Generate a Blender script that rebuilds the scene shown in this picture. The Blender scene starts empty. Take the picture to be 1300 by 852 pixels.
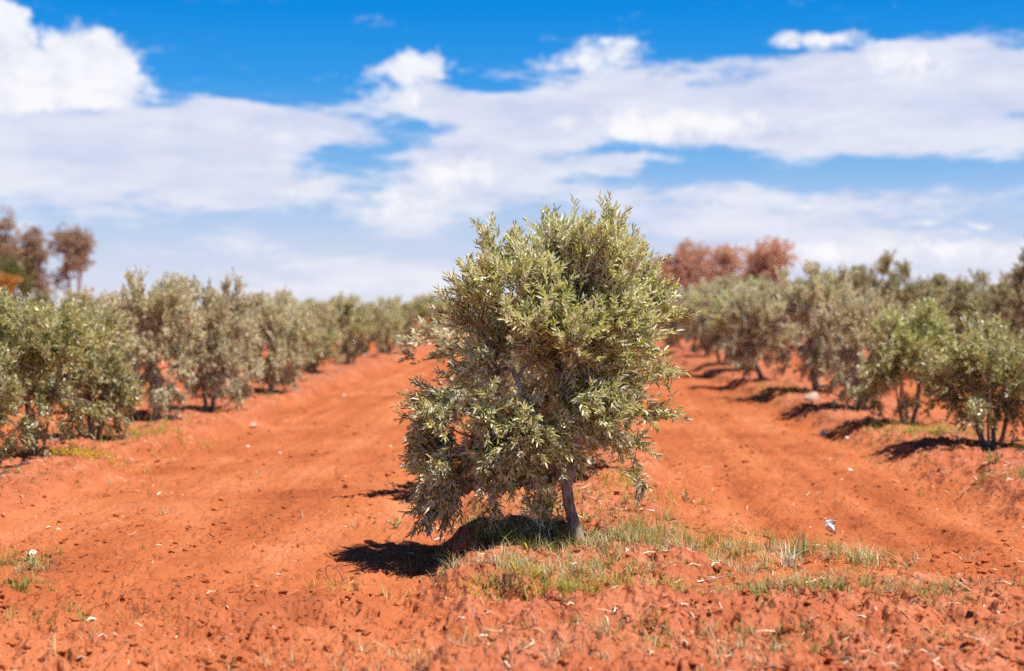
import bpy, math, random
import numpy as np
from mathutils import Vector, Matrix, Euler

# ------------------------------------------------------------------ camera
SC = bpy.context.scene
COL = SC.collection
R = math.radians
F = 1805.0                       # focal length in pixels of a 1300 wide frame (50 mm)
CAM_Z = 1.80
cd = bpy.data.cameras.new('camera'); cam = bpy.data.objects.new('camera', cd); COL.objects.link(cam)
cam.location = (0, 0, CAM_Z)
cam.rotation_euler = (R(90) - math.atan(41 / F), 0, math.atan(67 / F))
cd.sensor_width = 36; cd.lens = 50; cd.clip_start = .1; cd.clip_end = 20000
cd.dof.use_dof = True; cd.dof.focus_distance = 9.6; cd.dof.aperture_fstop = 1.2; cd.dof.aperture_blades = 0
SC.camera = cam
SC.view_settings.view_transform = 'Standard'; SC.view_settings.look = 'None'
EXPO = 0.55
SC.view_settings.exposure = EXPO; SC.view_settings.gamma = 1; SC.view_settings.use_curve_mapping = False
SC.cycles.use_denoising = False
SC.cycles.max_bounces = 6; SC.cycles.diffuse_bounces = 2; SC.cycles.glossy_bounces = 2; SC.cycles.transmission_bounces = 3
SC.cycles.sample_clamp_indirect = 6
CM = np.array(cam.rotation_euler.to_matrix())
def ray(px, py):
    return CM @ np.array([(px - 650) / F, (426 - py) / F, -1.0])
def at(px, py, z=0.0):
    """point of the ground plane at height z seen at a place of the photograph"""
    d = ray(px, py); t = (z - CAM_Z) / d[2]
    return np.array([d[0] * t, d[1] * t, z])
def azel(px, py):
    d = ray(px, py); return math.degrees(math.atan2(d[0], d[1])), math.degrees(math.atan2(d[2], math.hypot(d[0], d[1])))

# ------------------------------------------------------------------ node helper
class NT:
    def __init__(s, tree): s.t = tree; s.n = tree.nodes; s.l = tree.links
    def put(s, sock, v):
        if isinstance(v, bpy.types.NodeSocket): s.l.new(v, sock)
        elif v is not None:
            if hasattr(sock, 'default_value'):
                try:
                    if sock.type == 'RGBA' and len(v) == 3: v = (*v, 1)
                except TypeError: pass
                sock.default_value = v
    def new(s, typ, props=None, **ins):
        n = s.n.new(typ)
        for k, v in (props or {}).items(): setattr(n, k, v)
        for k, v in ins.items():
            k = k.replace('_', ' ')
            s.put(n.inputs[k], v)
        return n
    def m(s, op, a, b=0.0, c=None, clamp=False):
        n = s.n.new('ShaderNodeMath'); n.operation = op; n.use_clamp = clamp
        s.put(n.inputs[0], a); s.put(n.inputs[1], b)
        if c is not None: s.put(n.inputs[2], c)
        return n.outputs[0]
    def mix(s, f, a, b, typ='MIX'):
        n = s.n.new('ShaderNodeMix'); n.data_type = 'RGBA'; n.blend_type = typ
        s.put(n.inputs[0], f); s.put(n.inputs[6], a); s.put(n.inputs[7], b); return n.outputs[2]
    def noise(s, vec, scale, detail=4, rough=.55, out=0, dist=0.0):
        n = s.n.new('ShaderNodeTexNoise'); s.put(n.inputs['Vector'], vec)
        n.inputs['Scale'].default_value = scale; n.inputs['Detail'].default_value = detail
        n.inputs['Roughness'].default_value = rough; n.inputs['Distortion'].default_value = dist
        return n.outputs[out]
    def ramp(s, f, stops, interp='LINEAR'):
        n = s.n.new('ShaderNodeValToRGB'); s.put(n.inputs[0], f); e = n.color_ramp.elements; n.color_ramp.interpolation = interp
        while len(e) < len(stops): e.new(.5)
        for q, (p, c) in zip(e, stops):
            q.position = p; q.color = (*c, 1) if len(c) == 3 else c
        return n.outputs[0]
    def xyz(s, x, y, z=0.0):
        n = s.n.new('ShaderNodeCombineXYZ'); s.put(n.inputs[0], x); s.put(n.inputs[1], y); s.put(n.inputs[2], z); return n.outputs[0]
    def sstep(s, v, a, b):
        n = s.n.new('ShaderNodeMapRange'); n.interpolation_type = 'SMOOTHSTEP'
        s.put(n.inputs[0], v); n.inputs[1].default_value = a; n.inputs[2].default_value = b; return n.outputs[0]

# ------------------------------------------------------------------ sky and sun
SUN_EL = 64.0
SH = np.array([0.90, -0.43])                       # horizontal direction towards the sun (right)
SUN_AZ = math.degrees(math.atan2(SH[0], SH[1]))
W = bpy.data.worlds.new('World'); SC.world = W; W.use_nodes = True
w = NT(W.node_tree); w.n.clear()
sky = w.new('ShaderNodeTexSky', dict(sky_type='NISHITA', sun_disc=False))
sky.sun_elevation = R(SUN_EL); sky.sun_rotation = R(SUN_AZ); sky.altitude = 100
BG = 0.10
K = 1 / (BG * 2 ** EXPO)                          # turns a brightness of the picture into a sky value
tc = w.n.new('ShaderNodeTexCoord').outputs['Generated']
sp = w.n.new('ShaderNodeSeparateXYZ'); w.put(sp.inputs[0], tc)
AZ = w.m('MULTIPLY', w.m('ARCTAN2', sp.outputs[0], sp.outputs[1]), 57.29578)
EL = w.m('MULTIPLY', w.m('ARCSINE', sp.outputs[2]), 57.29578)
blue = w.ramp(w.m('DIVIDE', EL, 40.0, clamp=True), [(0, (.76*K, .79*K, .92*K)), (.06, (.56*K, .66*K, .89*K)), (.14, (.20*K, .46*K, .85*K)),
              (.22, (.03*K, .32*K, .82*K)), (.29, (.0*K, .25*K, .76*K)), (.5, (.0, .12*K, .42*K)), (1, (.002*K, .035*K, .14*K))])
hsn = w.n.new('ShaderNodeHueSaturation'); hsn.inputs['Saturation'].default_value = 1.7; w.put(hsn.inputs['Color'], sky.outputs[0])
blue = w.mix(.08, blue, hsn.outputs[0])
def clouds(blobs, warp, namp, nvec, nscale, lo, hi, rough=.58, fine=.5):
    wx = w.noise(nvec, nscale * 1.3, 4, .55, 1)
    s3 = w.n.new('ShaderNodeSeparateColor'); w.put(s3.inputs[0], wx)
    ax = w.m('MULTIPLY_ADD', w.m('SUBTRACT', s3.outputs[0], .5), warp * 2, AZ)
    ey = w.m('MULTIPLY_ADD', w.m('SUBTRACT', s3.outputs[1], .5), warp * .9, EL)
    tot = None
    for (px, py, rx, ry, wt) in blobs:
        a, e = azel(px, py); rx /= 31.5; ry /= 31.5
        dx = w.m('MULTIPLY', w.m('SUBTRACT', ax, a), 1 / rx); dy = w.m('MULTIPLY', w.m('SUBTRACT', ey, e), 1 / ry)
        r2 = w.m('MULTIPLY_ADD', dx, dx, w.m('MULTIPLY', dy, dy))
        g = w.m('MAXIMUM', w.m('MULTIPLY_ADD', r2, -wt * .6, wt), 0.0) if wt > 0 else w.m('MINIMUM', w.m('MULTIPLY_ADD', r2, -wt * .6, wt), 0.0)
        tot = g if tot is None else w.m('ADD', tot, g)
    tot = w.m('MINIMUM', tot, 1.15)
    n = w.noise(nvec, nscale, 8, rough)
    d = w.m('MULTIPLY_ADD', w.m('SUBTRACT', n, .5), namp, tot)
    d = w.m('MULTIPLY_ADD', w.m('SUBTRACT', w.noise(nvec, nscale * 4.5, 6, .7, 0, .6), .5), fine, d)
    return w.sstep(d, lo, hi), n
flat = w.xyz(w.m('MULTIPLY', AZ, .26), w.m('MULTIPLY', EL, 1.0))
puff = w.xyz(w.m('MULTIPLY', AZ, .75), w.m('MULTIPLY', EL, 1.0), 4.0)
sheet = [(90, 170, 260, 58, .95), (330, 165, 130, 34, .85), (330, 240, 110, 34, .75), (150, 235, 150, 40, .5), (60, 290, 160, 50, .28), (420, 352, 150, 30, .55), (300, 318, 60, 30, .35), (520, 350, 110, 28, .45),
         (430, 172, 90, 16, .5), (540, 135, 120, 22, .6), (640, 140, 120, 26, .55), (590, 220, 110, 40, .7), (520, 275, 90, 36, .6), (640, 200, 150, 18, .5), (700, 235, 180, 26, .42), (650, 175, 120, 18, .4),
         (860, 150, 260, 34, .95), (1050, 110, 260, 42, .95), (1200, 100, 160, 50, .85), (1180, 170, 220, 34, .7), (1000, 155, 200, 34, .5), (740, 100, 90, 26, .45),
         (795, 209, 80, 9, .75), (930, 262, 260, 28, .62), (900, 300, 200, 26, .4), (1200, 250, 160, 26, .3), (1130, 318, 220, 22, .85), (1180, 350, 200, 30, .45), (1050, 290, 200, 20, .25)]
cumul = [(6, 35, 34, 34, 1.1), (105, 78, 62, 46, 1.1), (60, 108, 150, 30, .9), (0, 105, 60, 40, .9),
         (505, 105, 56, 40, .62), (545, 84, 50, 20, .5), (545, 236, 80, 40, .36), (500, 278, 60, 28, .40), (590, 215, 60, 36, .3),
         (755, 68, 48, 26, .60), (690, 85, 30, 20, .42), (810, 60, 40, 18, .4), (780, 100, 70, 26, .3), (1042, 50, 80, 13, .75), (1130, 75, 60, 22, .4), (930, 160, 220, 26, .42), (1130, 320, 220, 18, .62), (820, 160, 130, 24, .36),
         (1168, 284, 26, 8, .55), (1240, 288, 26, 6, .5), (1024, 265, 9, 4, .45), (380, 255, 60, 24, .38), (340, 172, 100, 16, .42), (430, 352, 90, 20, .34), (1200, 95, 100, 30, .32)]
a1, n1 = clouds(sheet, 1.8, 1.6, flat, .74, .14, .76, .62, .85)
a2, n2 = clouds(cumul, .9, 1.05, puff, 1.1, .28, .80, .64, .5)
lav = w.ramp(n1, [(.35, (.66*K, .70*K, .87*K)), (.60, (.87*K, .87*K, .94*K))])
wht = w.ramp(n2, [(.3, (.80*K, .81*K, .90*K)), (.55, (.99*K, .98*K, 1.0*K))])
c = w.mix(w.m('MULTIPLY', a1, .88), blue, lav)
c = w.mix(w.m('MULTIPLY', a2, .93), c, wht)
bg = w.new('ShaderNodeBackground', None, Color=c, Strength=BG)
wo = w.n.new('ShaderNodeOutputWorld'); w.l.new(bg.outputs[0], wo.inputs[0])
W.cycles.sampling_method = 'MANUAL'; W.cycles.sample_map_resolution = 512

sl = bpy.data.lights.new('sun', 'SUN'); sun = bpy.data.objects.new('sun', sl); COL.objects.link(sun)
sl.energy = 5.0; sl.angle = R(.55); sl.color = (1.0, .95, .86)
sd = Vector((SH[0] * math.cos(R(SUN_EL)), SH[1] * math.cos(R(SUN_EL)), math.sin(R(SUN_EL))))
sun.rotation_euler = sd.to_track_quat('Z', 'Y').to_euler()

# ------------------------------------------------------------------ numpy noise
def _h(ix, iy, seed):
    v = (ix.astype(np.int64) * 374761393 + iy.astype(np.int64) * 668265263 + seed * 1442695041) & 0xffffffff
    v = ((v ^ (v >> 13)) * 1274126177) & 0xffffffff
    return ((v ^ (v >> 16)) & 0xffffff) / float(0xffffff)
def vn(x, y, seed=0):
    x = np.asarray(x, float); y = np.asarray(y, float)
    ix = np.floor(x); iy = np.floor(y); fx = x - ix; fy = y - iy
    fx = fx * fx * fx * (fx * (fx * 6 - 15) + 10); fy = fy * fy * fy * (fy * (fy * 6 - 15) + 10)
    a = _h(ix, iy, seed); b = _h(ix + 1, iy, seed); c_ = _h(ix, iy + 1, seed); d = _h(ix + 1, iy + 1, seed)
    return (a + (b - a) * fx) * (1 - fy) + (c_ + (d - c_) * fx) * fy - .5
def fbm(x, y, seed, octs=4, g=.5):
    s = 0; a = 1
    for k in range(octs):
        ca, sa = math.cos(k * 1.1), math.sin(k * 1.1)
        s = s + a * vn((x * ca - y * sa) * 2.03 ** k, (x * sa + y * ca) * 2.03 ** k, seed + k); a *= g
    return s
def ss(v, a, b):
    t = np.clip((v - a) / (b - a), 0, 1); return t * t * (3 - 2 * t)

# ------------------------------------------------------------------ terrain
ROWX = [(-22.5, 0), (-17, 0), (-11.2, 0), (-5.62, 0), (0.05, 8.2), (4.75, 0), (9.6, 0), (14.8, 0), (20.2, 0)]
def rowx(cx, y):
    return cx - (0.45 * ss(y, 12, 45) if 4 < cx < 5 else 0)
def bermmask(x, y):
    m = 0
    e = .22 * fbm(x * .9, y * .9, 11, 3) + .12 * fbm(x * 4, y * 4, 17, 2)
    for cx, y0 in ROWX:
        d = np.abs(x - rowx(cx, y)) + e
        wd = 1.0 if cx else 1.0
        b = 1 - ss(d, wd - .32, wd + .12)
        if y0: b = b * ss(y + e * 2, y0 - .3, y0 + .35)
        m = np.maximum(m, b)
    return m
def headmask(x, y):
    """low ridge of turned earth where the middle row ends"""
    e = .35 * fbm(x * 1.1, y * 1.1, 23, 3)
    right = ss(x + e, -.75, -.45) * (1 - ss(y + e - .10 * np.maximum(x, 0), 8.4, 8.75))
    return .75 * right * (1 - .5 * ss(x, 3.2, 5))
def height(x, y):
    x = np.asarray(x, float); y = np.asarray(y, float)
    far = 1 - ss(y, 60, 160)
    b = bermmask(x, y) * far; hd = headmask(x, y)
    m = np.maximum(b, hd * .8)
    z = .17 * m
    z = z + .05 * fbm(x * .25, y * .25, 3, 3) * far
    near = ss(-y, -9.8, -7.8)
    rough = .62 + .60 * m + .75 * near
    z = z + .012 * fbm(x * 7.5, y * .55, 31, 2) * (1 - m) * far          # harrow marks along the lanes
    z = z + .034 * np.cos((x + .12 * fbm(x * .3, y * .15, 77, 2)) * 2 * math.pi / .62) * (1 - m) * (.4 + vn(x * .4, y * .1, 5)) * far
    z = z + rough * (.075 * np.abs(fbm(x * 2.1, y * 2.1, 41, 2)) + .036 * fbm(x * 5.5, y * 5.5, 47, 2) + .032 * fbm(x * 13, y * 13, 53, 2) + .018 * fbm(x * 31, y * 31, 59, 3, .65))
    ck = fbm(x * 9, y * 9, 91, 3, .6); z = z - (.035 + .05 * near + .03 * m) * ss(ck, .36, .58)      # pits between the clods
    # steep broken bank left of the near tree, and the hollow below it
    z = z - .10 * np.exp(-((x + .95) / .28) ** 2 - ((y - 8.75) / .5) ** 2)
    z = z + .07 * np.exp(-((x + 1.2) / .5) ** 2 - ((y - 8.25) / .22) ** 2) + .09 * np.exp(-((x + .45) / .3) ** 2 - ((y - 8.35) / .3) ** 2)
    z = z + .08 * np.exp(-((y - 7.75 - .12 * x) / .25) ** 2) * ss(x, -.4, .3)
    r = np.hypot(x, y)
    z = z - .0072 * np.maximum(r - 110, 0) ** 1.0 * ss(r, 90, 140)
    return z
def H(x, y): return float(height(np.array([x]), np.array([y]))[0])
def onground(px, py):
    p = at(px, py, .1)
    for _ in range(6): p = at(px, py, H(p[0], p[1]))
    return p

def mesh_np(name, verts, faces, mat=None, smooth=False, attrs=None, nper=None, matidx=None):
    """faces: (n,k) array, all of one vertex count"""
    me = bpy.data.meshes.new(name)
    verts = np.asarray(verts, np.float32); faces = np.asarray(faces, np.int32)
    n, k = faces.shape
    me.vertices.add(len(verts)); me.vertices.foreach_set('co', verts.ravel())
    me.loops.add(n * k); me.loops.foreach_set('vertex_index', faces.ravel())
    me.polygons.add(n); me.polygons.foreach_set('loop_start', np.arange(0, n * k, k, dtype=np.int32))
    me.polygons.foreach_set('use_smooth', np.full(n, smooth))
    if matidx is not None: me.polygons.foreach_set('material_index', np.asarray(matidx, np.int32))
    for an, (dom, val) in (attrs or {}).items():
        a = me.attributes.new(an, 'FLOAT', dom); a.data.foreach_set('value', np.asarray(val, np.float32))
    for m_ in (mat if isinstance(mat, (list, tuple)) else [mat]):
        if m_ is not None: me.materials.append(m_)
    me.update(calc_edges=True)
    return me
def obj(name, me, parent=None, loc=(0, 0, 0)):
    o = bpy.data.objects.new(name, me); COL.objects.link(o); o.location = loc
    if parent is not None: o.parent = parent
    return o
def tag(o, label=None, cat=None, group=None, kind=None):
    for k, v in (('label', label), ('category', cat), ('group', group), ('kind', kind)):
        if v: o[k] = v
    return o
def empty(name, loc, label, cat, group=None):
    o = bpy.data.objects.new(name, None); COL.objects.link(o); o.location = loc; o.empty_display_size = .2
    return tag(o, label, cat, group)

# ------------------------------------------------------------------ materials
def mat(name):
    m_ = bpy.data.materials.new(name); m_.use_nodes = True; t = NT(m_.node_tree); t.n.clear()
    return m_, t
def finish(t, shader, disp=None):
    o = t.n.new('ShaderNodeOutputMaterial'); t.l.new(shader, o.inputs[0])
def bump(t, h, strength, dist):
    b = t.n.new('ShaderNodeBump'); t.put(b.inputs['Height'], h); b.inputs['Strength'].default_value = strength; b.inputs['Distance'].default_value = dist
    return b.outputs[0]
def soil_material():
    m_, t = mat('red_soil')
    pos = t.n.new('ShaderNodeNewGeometry').outputs['Position']
    be = t.new('ShaderNodeAttribute', dict(attribute_name='berm')).outputs['Fac']
    n1 = t.noise(pos, .55, 5, .6); n2 = t.noise(pos, 4.5, 6, .65); n3 = t.noise(pos, 38, 4, .7)
    s = t.n.new('ShaderNodeMapping'); t.put(s.inputs[0], pos); s.inputs['Scale'].default_value = (1.6, .13, 1)
    ns = t.noise(s.outputs[0], 1.0, 5, .6)
    c1 = t.ramp(t.m('MULTIPLY_ADD', n1, .5, t.m('MULTIPLY', ns, .5)), [(.36, (.300, .080, .028)), (.45, (.400, .112, .040)), (.53, (.460, .142, .053)), (.66, (.580, .215, .100))])
    c2 = t.ramp(n2, [(.3, (.27, .070, .032)), (.5, (.45, .145, .075)), (.7, (.56, .23, .140))])
    c = t.mix(t.m('MULTIPLY', be, .65), c1, c2)
    c = t.mix(t.sstep(n2, .55, .8), c, t.mix(.5, c, (.62, .22, .12)), 'MIX')
    c = t.mix(t.m('MULTIPLY', t.sstep(n3, .50, .66), .6), c, t.mix(.5, c, (.26, .045, .018)))
    v = t.n.new('ShaderNodeTexVoronoi'); t.put(v.inputs['Vector'], pos); v.inputs['Scale'].default_value = 26
    h = t.m('MULTIPLY_ADD', n3, .6, t.m('MULTIPLY', v.outputs['Distance'], .8))
    h = t.m('MULTIPLY_ADD', t.noise(pos, 14, 5, .7), 1.2, h)
    nrm = bump(t, h, .75, .02)
    p = t.new('ShaderNodeBsdfPrincipled', None, Base_Color=c, Roughness=.95, Normal=nrm); p.inputs['Specular IOR Level'].default_value = .12
    finish(t, p.outputs[0]); return m_
SOIL = soil_material()
def simple(name, stops, scale=12, rough=.8, bumpd=.004, spec=.3, obj_space=True, bscale=3):
    m_, t = mat(name)
    pos = t.n.new('ShaderNodeTexCoord').outputs['Object'] if obj_space else t.n.new('ShaderNodeNewGeometry').outputs['Position']
    n = t.noise(pos, scale, 5, .6)
    c = t.ramp(n, stops)
    p = t.new('ShaderNodeBsdfPrincipled', None, Base_Color=c, Roughness=rough, Normal=bump(t, t.noise(pos, scale * bscale, 5, .65), .7, bumpd))
    p.inputs['Specular IOR Level'].default_value = spec
    finish(t, p.outputs[0]); return m_
def bark_material(name, a, b, scale=18):
    m_, t = mat(name)
    pos = t.n.new('ShaderNodeTexCoord').outputs['Object']
    s = t.n.new('ShaderNodeMapping'); t.put(s.inputs[0], pos); s.inputs['Scale'].default_value = (1, 1, .3)
    n = t.noise(s.outputs[0], scale, 6, .65); n2 = t.noise(pos, 5, 4, .6)
    c = t.mix(t.sstep(n, .35, .65), a, b); c = t.mix(t.sstep(n2, .5, .7), c, tuple(min(1, q * 1.35) for q in b))
    p = t.new('ShaderNodeBsdfPrincipled', None, Base_Color=c, Roughness=.85, Normal=bump(t, n, .9, .008)); p.inputs['Specular IOR Level'].default_value = .25
    finish(t, p.outputs[0]); return m_
BARK = bark_material('olive_bark', (.07, .052, .040), (.42, .33, .27), 26)
BARK2 = bark_material('gum_bark', (.20, .10, .08), (.42, .26, .22), 3)
def leaf_material(name, stops, under, gloss=.38, trans=.28, tcol=(.30, .33, .05)):
    """stops run over the per-leaf attribute tint; the underside of a leaf has its own paler colour"""
    m_, t = mat(name)
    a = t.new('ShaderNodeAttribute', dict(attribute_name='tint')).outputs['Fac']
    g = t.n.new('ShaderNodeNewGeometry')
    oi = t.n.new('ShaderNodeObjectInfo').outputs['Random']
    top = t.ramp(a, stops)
    und = t.mix(.35, under, top)
    c = t.mix(g.outputs['Backfacing'], top, und)
    hs = t.n.new('ShaderNodeHueSaturation'); t.put(hs.inputs['Color'], c)
    t.put(hs.inputs['Value'], t.m('MULTIPLY_ADD', oi, .25, .88)); t.put(hs.inputs['Hue'], t.m('MULTIPLY_ADD', oi, .02, .49)); c = hs.outputs[0]
    p = t.new('ShaderNodeBsdfPrincipled', None, Base_Color=c, Roughness=gloss); p.inputs['Specular IOR Level'].default_value = .75
    tr = t.new('ShaderNodeBsdfTranslucent', None, Color=t.mix(.5, c, tcol))
    mx = t.n.new('ShaderNodeMixShader'); mx.inputs[0].default_value = trans
    t.l.new(p.outputs[0], mx.inputs[1]); t.l.new(tr.outputs[0], mx.inputs[2]); finish(t, mx.outputs[0]); return m_
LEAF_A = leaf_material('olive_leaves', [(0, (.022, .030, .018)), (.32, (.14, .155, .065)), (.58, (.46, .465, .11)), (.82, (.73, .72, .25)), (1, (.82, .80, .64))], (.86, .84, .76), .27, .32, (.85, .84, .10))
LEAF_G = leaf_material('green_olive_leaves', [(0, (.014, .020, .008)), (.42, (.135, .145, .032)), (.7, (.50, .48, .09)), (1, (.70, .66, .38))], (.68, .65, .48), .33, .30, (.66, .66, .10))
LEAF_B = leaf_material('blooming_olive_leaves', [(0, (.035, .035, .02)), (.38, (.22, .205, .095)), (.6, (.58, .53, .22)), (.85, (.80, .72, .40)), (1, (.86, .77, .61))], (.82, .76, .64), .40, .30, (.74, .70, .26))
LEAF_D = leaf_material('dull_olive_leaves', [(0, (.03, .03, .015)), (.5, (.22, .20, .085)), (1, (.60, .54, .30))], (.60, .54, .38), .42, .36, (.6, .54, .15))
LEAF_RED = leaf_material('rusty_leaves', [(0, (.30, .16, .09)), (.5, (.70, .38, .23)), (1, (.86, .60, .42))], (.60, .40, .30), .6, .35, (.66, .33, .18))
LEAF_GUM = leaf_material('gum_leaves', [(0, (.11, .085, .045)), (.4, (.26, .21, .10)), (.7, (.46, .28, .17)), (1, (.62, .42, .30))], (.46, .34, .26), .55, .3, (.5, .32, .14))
LEAF_DK = leaf_material('dark_green_leaves', [(0, (.04, .055, .012)), (.6, (.16, .18, .03)), (1, (.38, .38, .09))], (.14, .15, .05), .5, .2)
LEAF_OR = leaf_material('orange_leaves', [(0, (.22, .07, .01)), (.6, (.55, .20, .02)), (1, (.75, .36, .05))], (.6, .3, .06), .6, .2, (.6, .2, .02))
BLOOM = leaf_material('olive_blossom', [(0, (.45, .33, .20)), (1, (.72, .62, .48))], (.66, .55, .42), .7, .15, (.6, .5, .3))

# ------------------------------------------------------------------ ground
def build_ground():
    ys = np.concatenate([np.linspace(-60, 2, 24), np.linspace(2.4, 5.6, 24), 5.62 * np.exp(np.linspace(0, math.log(60 / 5.62), 900)),
                         60 * np.exp(np.linspace(.02, math.log(4000 / 60), 90))])
    tin = np.linspace(-.50, .50, 900)
    tout = .5 * np.exp(np.linspace(.01, math.log(30), 70))
    ts = np.concatenate([-tout[::-1], tin, tout])
    Y, T = np.meshgrid(ys, ts, indexing='ij')
    X = np.maximum(Y, 5.0) * T
    Z = height(X, Y)
    ny, nx = Y.shape
    V = np.stack([X, Y, Z], -1).reshape(-1, 3)
    i = np.arange(ny - 1)[:, None] * nx + np.arange(nx - 1)[None, :]
    Fc = np.stack([i, i + 1, i + nx + 1, i + nx], -1).reshape(-1, 4)
    b = np.clip(np.maximum(bermmask(X, Y), headmask(X, Y)) * (1 - ss(Y, 60, 160)) + .35 * ss(-Y, -9.5, -7.5), 0, 1).ravel()
    me = mesh_np('ground', V, Fc, SOIL, True, {'berm': ('POINT', b)})
    tag(obj('ground', me), 'red ploughed soil with low banks under the tree rows', 'soil', kind='structure')
build_ground()

# ------------------------------------------------------------------ tree builder
def tubes(chains, name, material, nside=6):
    V = []; Fc = []; n0 = 0
    for pts, rad in chains:
        pts = np.asarray(pts); rad = np.asarray(rad)
        if len(pts) < 2: continue
        ns = nside if rad.max() < .02 else 10
        d = np.gradient(pts, axis=0); d /= np.linalg.norm(d, axis=1)[:, None] + 1e-9
        ref = np.array([.31, .17, .93]) if abs(d[0][2]) < .9 else np.array([1., .1, 0])
        u = np.cross(d, ref); u /= np.linalg.norm(u, axis=1)[:, None] + 1e-9; v = np.cross(d, u)
        a = np.linspace(0, 2 * math.pi, ns, endpoint=False)
        ring = pts[:, None] + rad[:, None, None] * (np.cos(a)[None, :, None] * u[:, None] + np.sin(a)[None, :, None] * v[:, None])
        V.append(ring.reshape(-1, 3)); k = len(pts)
        i = np.arange(k - 1)[:, None] * ns + np.arange(ns)[None, :]; j = np.arange(k - 1)[:, None] * ns + (np.arange(ns)[None, :] + 1) % ns
        Fc.append((np.stack([i, j, j + ns, i + ns], -1).reshape(-1, 4)) + n0); n0 += k * ns
    return mesh_np(name, np.concatenate(V), np.concatenate(Fc), material, True)

def skeleton(rng, targets, stems, base_r, step=.08):
    """grow branches from the stems (polylines) to every target point; returns chains with radii and the direction at each target"""
    P = []; par = []; D = []
    for st in stems:
        prev = -1
        st = np.asarray(st)
        for s_ in range(len(st) - 1):
            n = max(2, int(np.linalg.norm(st[s_ + 1] - st[s_]) / step))
            for q in range(0 if prev < 0 else 1, n + 1):
                p = st[s_] + (st[s_ + 1] - st[s_]) * q / n
                P.append(p); par.append(prev); D.append(st[s_ + 1] - st[s_]); prev = len(P) - 1
    top = np.array([s_[-1] for s_ in stems])
    order = np.argsort([np.min(np.linalg.norm(top - t_, axis=1)) for t_ in targets])
    tips = []
    for k in order:
        tg = targets[k]; A = np.array(P)
        df = tg - A; dist = np.linalg.norm(df, axis=1)
        Dn = np.array(D); Dn = Dn / (np.linalg.norm(Dn, axis=1)[:, None] + 1e-9)
        ang = 1 - np.einsum('ij,ij->i', df, Dn) / (dist + 1e-6)
        cost = dist * (1 + .35 * ang) + .5 * np.maximum(A[:, 2] - tg[2], 0)
        cost[A[:, 2] < top[:, 2].min() * .55] += .6
        j = int(np.argmin(cost)); p0 = A[j]; d0 = Dn[j]; L = dist[j]
        n = max(2, int(L / step)); ctrl = p0 + L * .45 * (.5 * d0 + .5 * df[j] / (L + 1e-6) + np.array([0, 0, .15]))
        prev = j; last = p0
        for q in range(1, n + 1):
            t_ = q / n; p = (1 - t_) ** 2 * p0 + 2 * t_ * (1 - t_) * ctrl + t_ * t_ * tg
            if q < n: p = p + rng.normal(0, step * .10, 3)
            P.append(p); par.append(prev); D.append(p - last); last = p; prev = len(P) - 1
        tips.append((prev, D[prev]))
    P = np.array(P); n = len(P); par = np.array(par)
    acc = np.zeros(n); kids = [[] for _ in range(n)]
    for i in range(n - 1, -1, -1):
        if acc[i] == 0: acc[i] = 1
        if par[i] >= 0: acc[par[i]] += acc[i]; kids[par[i]].append(i)
    mx = acc.max(); rad = .0022 + (base_r - .0022) * (acc / mx) ** .58
    rad = np.minimum(rad, base_r)
    rad = rad * (1 + .45 * np.clip(1 - P[:, 2] / .11, 0, 1) ** 1.5)
    roots = [i for i in range(n) if par[i] < 0]
    chains = []; stack = [(r_, None) for r_ in roots]
    while stack:
        i, frm = stack.pop()
        pts = [P[i]] if frm is None else [P[frm], P[i]]
        rr = [rad[i] * (1.25 if frm is None else 1)] if frm is None else [rad[i], rad[i]]
        while kids[i]:
            ks = sorted(kids[i], key=lambda q: -acc[q])
            for o_ in ks[1:]: stack.append((o_, i))
            i = ks[0]; pts.append(P[i]); rr.append(rad[i])
        chains.append((pts, rr))
    return chains, [(P[i], d / (np.linalg.norm(d) + 1e-9)) for i, d in tips], P

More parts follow.
